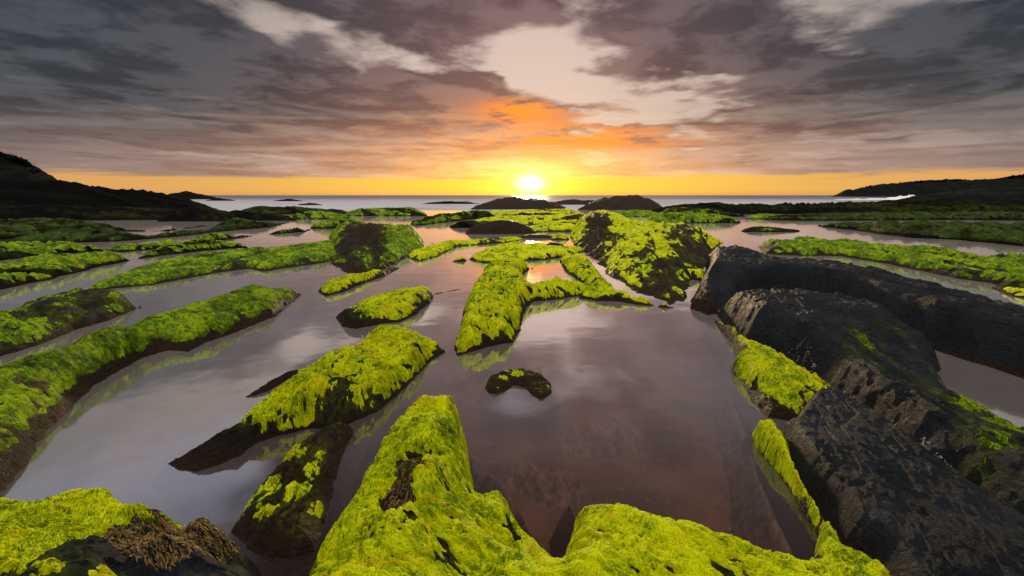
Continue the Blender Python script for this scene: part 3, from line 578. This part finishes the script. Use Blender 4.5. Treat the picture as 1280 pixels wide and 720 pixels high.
trace('mossy_rock', 'low stepped mossy ledge right of the square puddle, joining column and great outcrop', LE,
      [(700, 322), (720, 316), (736, 318), (742, 328), (758, 348), (774, 360), (800, 366), (830, 374), (846, 385), (800, 381), (770, 377), (745, 376), (722, 373), (738, 362), (722, 350), (706, 338)],
      [(720, 322, .14), (730, 340, .14), (750, 358, .15), (790, 370, .1), (735, 368, .12)], .16, da=.0022, cov=.34, wet=.05, rough=.06, ms=.6, strat=.3, axis=(1, 0), strands=5600)
trace('mossy_rock', 'great humped mossy outcrop right of centre, dark crown and long green slope', LE,
      [(713, 292), (720, 276), (734, 263), (750, 259), (770, 262), (788, 274), (805, 282), (830, 283), (860, 283), (893, 290), (906, 302), (888, 316), (882, 335), (864, 345), (862, 358), (850, 376), (842, 383), (815, 372), (788, 362), (764, 345), (746, 325), (731, 315), (718, 306)],
      [(748, 266, .86), (768, 272, .70), (728, 285, .5), (735, 300, .28), (800, 288, .56), (845, 288, .58), (888, 296, .45), (800, 305, .42), (850, 310, .38), (800, 325, .28), (850, 335, .22), (780, 340, .16), (820, 352, .16), (840, 372, .08), (870, 320, .25)],
      .8, p=1.6, jag=.25, steep=.15, da=.0021, cov=.38, wet=.04, rough=.065, stone=BROWN, ms=.9, lump=.028, thick=.025, strat=.45, strands=4200,
      bare=[(748, 268, 14, .8, .85), (724, 300, 10, .5, .3), (855, 288, 28, .5, .55), (800, 320, 18, .3, .3), (830, 345, 12, .3, .2), (888, 305, 14, .5, .35)])
def pl(lab, sil, base, depth, cov, **kw): return fr(lab, sil, base, depth, cov, kw.pop('mm', MOSS), BROWN, name='rock_plate', cat='rock', **kw)
pl('dark brown humped boulder below the sun, in front of the sunlit plates', [(588, 286), (605, 278), (620, 275), (640, 275), (655, 280), (664, 288)], 293, 1.6, -.5)
pl('square-topped brown rock on the horizon directly left of the sun', [(603, 258), (612, 250), (622, 248), (655, 247), (662, 250), (688, 250), (694, 256)], 262, 10, -.6)
pl('long thin brown rock line on the horizon between the square-topped rock and the flat-topped outcrop', [(686, 254), (700, 250), (720, 250), (748, 251), (762, 252)], 256, 8, -.6)
pl('flat-topped brown outcrop on the horizon right of the sun with an overhanging right lip', [(735, 258), (748, 250), (765, 247), (782, 243), (800, 242), (836, 243), (843, 247), (838, 250), (820, 251), (818, 258)], 263, 9, -.5)
pl('sunlit yellow rock plate farthest back in the centre, below the square-topped rock', [(610, 266), (640, 264), (680, 263), (720, 262)], 269, 4, .15)
pl('small brown peak standing on the yellow plates left of the centre line', [(642, 270), (652, 265), (662, 266), (672, 271)], 274, 1.5, -.4)
pl('broad yellow-green rock plate in the centre, behind the brown humped boulder', [(600, 275), (640, 272), (680, 271), (712, 270), (735, 268)], 281, 3, .18)
pl('dark-edged brown rock plate slanting up right to the brown crown of the great outcrop', [(684, 278), (700, 271), (720, 268), (738, 268)], 281, 2, -.1)
pl('long brown and yellow rock bar just right of the brown humped boulder', [(655, 287), (680, 282), (705, 280), (722, 282)], 290, 1.6, .12)
pl('slim dark rock strip in the small pool above the sunlit centre plate', [(652, 296), (665, 293), (680, 293), (690, 296)], 298, .7, -.1)
pl('tiny yellow-topped stone near the foot of the great outcrop', [(690, 297), (700, 293), (709, 296)], 300, .6, .25)
pl('tiny bare brown stone in the small pool above the centre plate', [(681, 307), (690, 303), (702, 304)], 308.5, .5, -.6)
trace('mossy_rock', 'dark mossy stone at the right foot of the great outcrop by the small white pool', 'rock', [(838, 345), (850, 336), (878, 334), (884, 344), (880, 352), (866, 350), (850, 353)], [(862, 342, .16)], .15, da=.0025, cov=.25, rough=.03)
trace('dark_rock', 'small brown wet stone at the left tip of the farthest black ledge', 'rock', [(862, 385), (866, 368), (884, 360), (900, 372), (898, 392), (884, 394)], [(882, 372, .16)], .12, da=.0025, cov=-.6, rough=.03, stone=BROWN)

# ------------------------------------------------------------------ middle distance, right
trace('mossy_bar', 'long bright green rock bar on the right, between two pale strips of water', LE,
      [(945, 306), (956, 300), (990, 297), (1050, 300), (1120, 305), (1180, 310), (1235, 317), (1280, 319), (1500, 332), (1600, 400), (1450, 400), (1280, 367), (1252, 363), (1240, 354), (1200, 349), (1150, 338), (1100, 328), (1050, 320), (1010, 320), (975, 319), (957, 317)],
      [(955, 306, .18), (1000, 303, .21), (1100, 308, .21), (1200, 317, .21), (1280, 326, .21), (1450, 345, .21), (1000, 312, .16), (1100, 320, .16), (1200, 336, .16), (1280, 350, .16)], .30, da=.0024, cov=.40, wet=.06, rough=.08, lump=.03, thick=.03, ms=1.2, moss=MOSSM, stone=STONE, strat=.7, streak=2.5, bare=[(956, 310, 14, .7, .2), (1220, 322, 50, .3, .2)])
trace('mossy_rock', 'small green rock at the right edge just below the long bright green bar', 'rock', [(1240, 360), (1262, 355), (1300, 360), (1400, 378), (1400, 392), (1300, 376), (1262, 370)], [(1265, 360, .1), (1330, 370, .12)], .14, da=.003, cov=.3, rough=.04)
G2 = 'long dark rock terraces on the right shore'
for sil, h, lab, cv, mm, ww in [
    ([(1014, 279), (1030, 276), (1060, 275), (1100, 275), (1160, 275), (1280, 277), (1600, 282), (1600, 330), (1450, 322), (1280, 308), (1200, 300), (1140, 298), (1100, 293), (1070, 288), (1030, 284)], .24, 'frontmost dark terrace of the right shore, just above the long pale channel', .12, MOSSD, .7),
    ([(930, 272), (960, 268), (1040, 267), (1100, 266), (1160, 265), (1280, 266), (1600, 268), (1600, 280), (1280, 276), (1200, 275), (1100, 276), (1000, 276), (950, 275)], .28, 'second dark terrace of the right shore with dull green streaks', .14, MOSSD, 1.0)]:
    cs = [(q[0], q[1] + 1, h) for i, q in enumerate(sil[:len(sil) // 2]) if q[0] > sil[0][0] + 8]
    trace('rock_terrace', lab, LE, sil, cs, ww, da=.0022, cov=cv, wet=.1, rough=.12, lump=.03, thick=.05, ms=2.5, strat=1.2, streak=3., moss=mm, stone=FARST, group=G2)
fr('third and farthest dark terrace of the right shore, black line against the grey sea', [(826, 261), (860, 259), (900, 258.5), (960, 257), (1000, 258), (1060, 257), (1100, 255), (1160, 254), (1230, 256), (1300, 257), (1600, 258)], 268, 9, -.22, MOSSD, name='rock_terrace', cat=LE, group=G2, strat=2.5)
fr('thin dark reef in the surf in front of the far headland', [(1030, 255.5), (1060, 254), (1100, 252), (1140, 250), (1180, 249), (1260, 249), (1500, 250)], 257, 14, -.4, MOSSD, name='reef', cat='reef')
fr('small flat brown islet alone in the pink channel at right centre', [(932, 286), (938, 283), (955, 283), (975, 285), (994, 288)], 290, 1.2, -.05, MOSSM, name='islet')
fr('low green rock patch right of the great outcrop, dark left end', [(812, 270), (835, 266), (860, 268), (885, 268), (905, 270), (918, 277)], 279, 2.5, .2, MOSSM)
fr('black flat rock with green top behind the low green patch at right centre', [(828, 262), (850, 259), (880, 261), (905, 265), (922, 270)], 271, 3.5, -.05, MOSSM)
fr('narrow dull green bar beside the mouth of the pink channel', [(938, 270), (950, 268.5), (975, 269), (1010, 272)], 274, 2, .2, MOSSM)
fr('yellow-green strip of rock behind the crown of the great outcrop', [(766, 268), (790, 263), (815, 264), (822, 268)], 271, 3, .3, MOSSM)
# rocks out in the surf
fr('low dark island in the sea left of the picture, the tallest of the sea rocks', [(203, 246), (215, 242), (226, 241), (232, 238), (246, 239), (252, 243), (261, 245)], 249, 30, -1, name='sea_stack')
fr('small dark sea rock just right of the tall dark island', [(264, 249), (270, 247), (280, 247), (286, 249)], 251, 12, -1)
fr('small flat dark rock far out in the grey sea, left of centre', [(349, 250), (356, 248), (366, 248), (372, 250)], 251.5, 10, -1)
fr('little dark rock in the surf right below the small flat one', [(378, 255), (384, 253), (392, 253), (396, 255)], 256.5, 6, -1)
fr('thin dark reef awash in the sea left of the square-topped rock', [(538, 253.5), (550, 252), (570, 252), (588, 253)], 255, 10, -1, name='reef', cat='reef')

# ------------------------------------------------------------------ headlands, bluff, breaking wave
def land(name, sil, base, depth, **kw):
    r = ridge(name, name, 'x', sil, base, depth, moss=None, stone=SCRUB, kind='structure', da=.0015, jag=.3, rough=depth * .016, ms=depth * .25, **kw); return r
land('left_bluff', [(-400, 180), (-200, 176), (-60, 184), (0, 191), (14, 194), (30, 198), (44, 206), (54, 219), (62, 228), (70, 240)], 252, 55, w=16)
land('far_headland', [(1068, 243), (1072, 237), (1085, 234), (1104, 234), (1130, 230), (1160, 227), (1195, 226), (1212, 228), (1240, 226), (1262, 222), (1280, 219), (1400, 212), (1600, 215)], 245.8, 300, w=60)
land('near_headland', [(1160, 250), (1175, 244), (1192, 240), (1215, 239), (1230, 236), (1260, 234), (1280, 233), (1400, 228), (1600, 226)], 250.5, 60, w=20)
def bushes(name, label, sil, base, depth, n, size):
    """scrub and low trees reading as one dark mass along a skyline: thousands of small leaf faces"""
    V = []; Fq = []; xs = [q[0] for q in sil]; ys = [q[1] for q in sil]
    for _ in range(n):
        px = random.uniform(xs[0], xs[-1]); cy = np.interp(px, xs, ys); g = P(px, base, 0); r = np.linalg.norm(g); u = g / r
        t = random.uniform(.30, .62); rc = r + depth * t; dr = ray(px, cy); zz = max(.5, H + dr[2] / math.hypot(dr[0], dr[1]) * (r + depth * .5)) * (1 - 1.6 * (t - .5) ** 2)
        c = np.array([u[0] * rc, u[1] * rc, zz - size * .3]); s = size * random.uniform(.5, 1.1)
        for _ in range(26):
            d = rng.normal(0, 1, 3); d /= np.linalg.norm(d); d[2] = abs(d[2]); p = c + d * s * random.uniform(.5, 1) * np.array([1, 1, .75]); a, b_ = rng.normal(0, 1, (2, 3)) * s * .16
            i = len(V); V += [p - a, p + b_, p + a, p - b_]; Fq.append((i, i + 1, i + 2, i + 3))
    o = mesh_obj(name, V, Fq, SCRUB, smooth=False); o['kind'] = 'stuff'; o['label'] = label; o['category'] = 'woodland'
bushes('bluff_woodland', 'dark trees and scrub covering the top of the bluff at the left edge', [(-300, 180), (-60, 184), (0, 191), (14, 194), (30, 198), (44, 206), (54, 219), (60, 226)], 252, 55, 520, 1.5)
bushes('headland_woodland', 'dark scrub along the skyline of the far headland at right', [(1075, 237), (1085, 234), (1104, 234), (1130, 230), (1160, 227), (1195, 226), (1212, 228), (1240, 226), (1262, 222), (1280, 219), (1450, 212)], 245.8, 300, 600, 4.5)
# white breaker thrown up in front of the far headland
X, Y = np.meshgrid(np.linspace(0, 1, 160), np.linspace(0, 1, 24), indexing='ij'); a = P(1040, 249.3); b = P(1166, 249.6); u = (b - a); nrm = np.array([-u[1], u[0]]) / np.linalg.norm(u)
hh = np.interp(X, [0, .55, .72, .78, .84, .90, 1], [.1, .4, .9, 1.4, 1.0, .5, .05]) * (1 + 1.1 * fbm(X * 14, Y * 3, 5, 4)) * np.sin(np.pi * Y) ** .8
o = mesh_obj('breaking_wave', np.stack([a[0] + u[0] * X + nrm[0] * 9 * (Y - .5), a[1] + u[1] * X + nrm[1] * 9 * (Y - .5), hh - .02], -1).reshape(-1, 3),
             (lambda q: np.stack([q[:-1, :-1], q[1:, :-1], q[1:, 1:], q[:-1, 1:]], -1).reshape(-1, 4))(np.arange(X.size).reshape(X.shape)), SURF); o['kind'] = 'structure'

# ------------------------------------------------------------------ render
S.view_settings.view_transform = 'Standard'; S.view_settings.look = 'None'; S.view_settings.exposure = 0.0; S.view_settings.gamma = 1; S.view_settings.use_curve_mapping = False
S.render.engine = 'CYCLES'; S.cycles.use_denoising = True; S.cycles.max_bounces = 6; S.cycles.transparent_max_bounces = 8
S.cycles.sample_clamp_indirect = 6
print('VERTS', COUNT['v'])
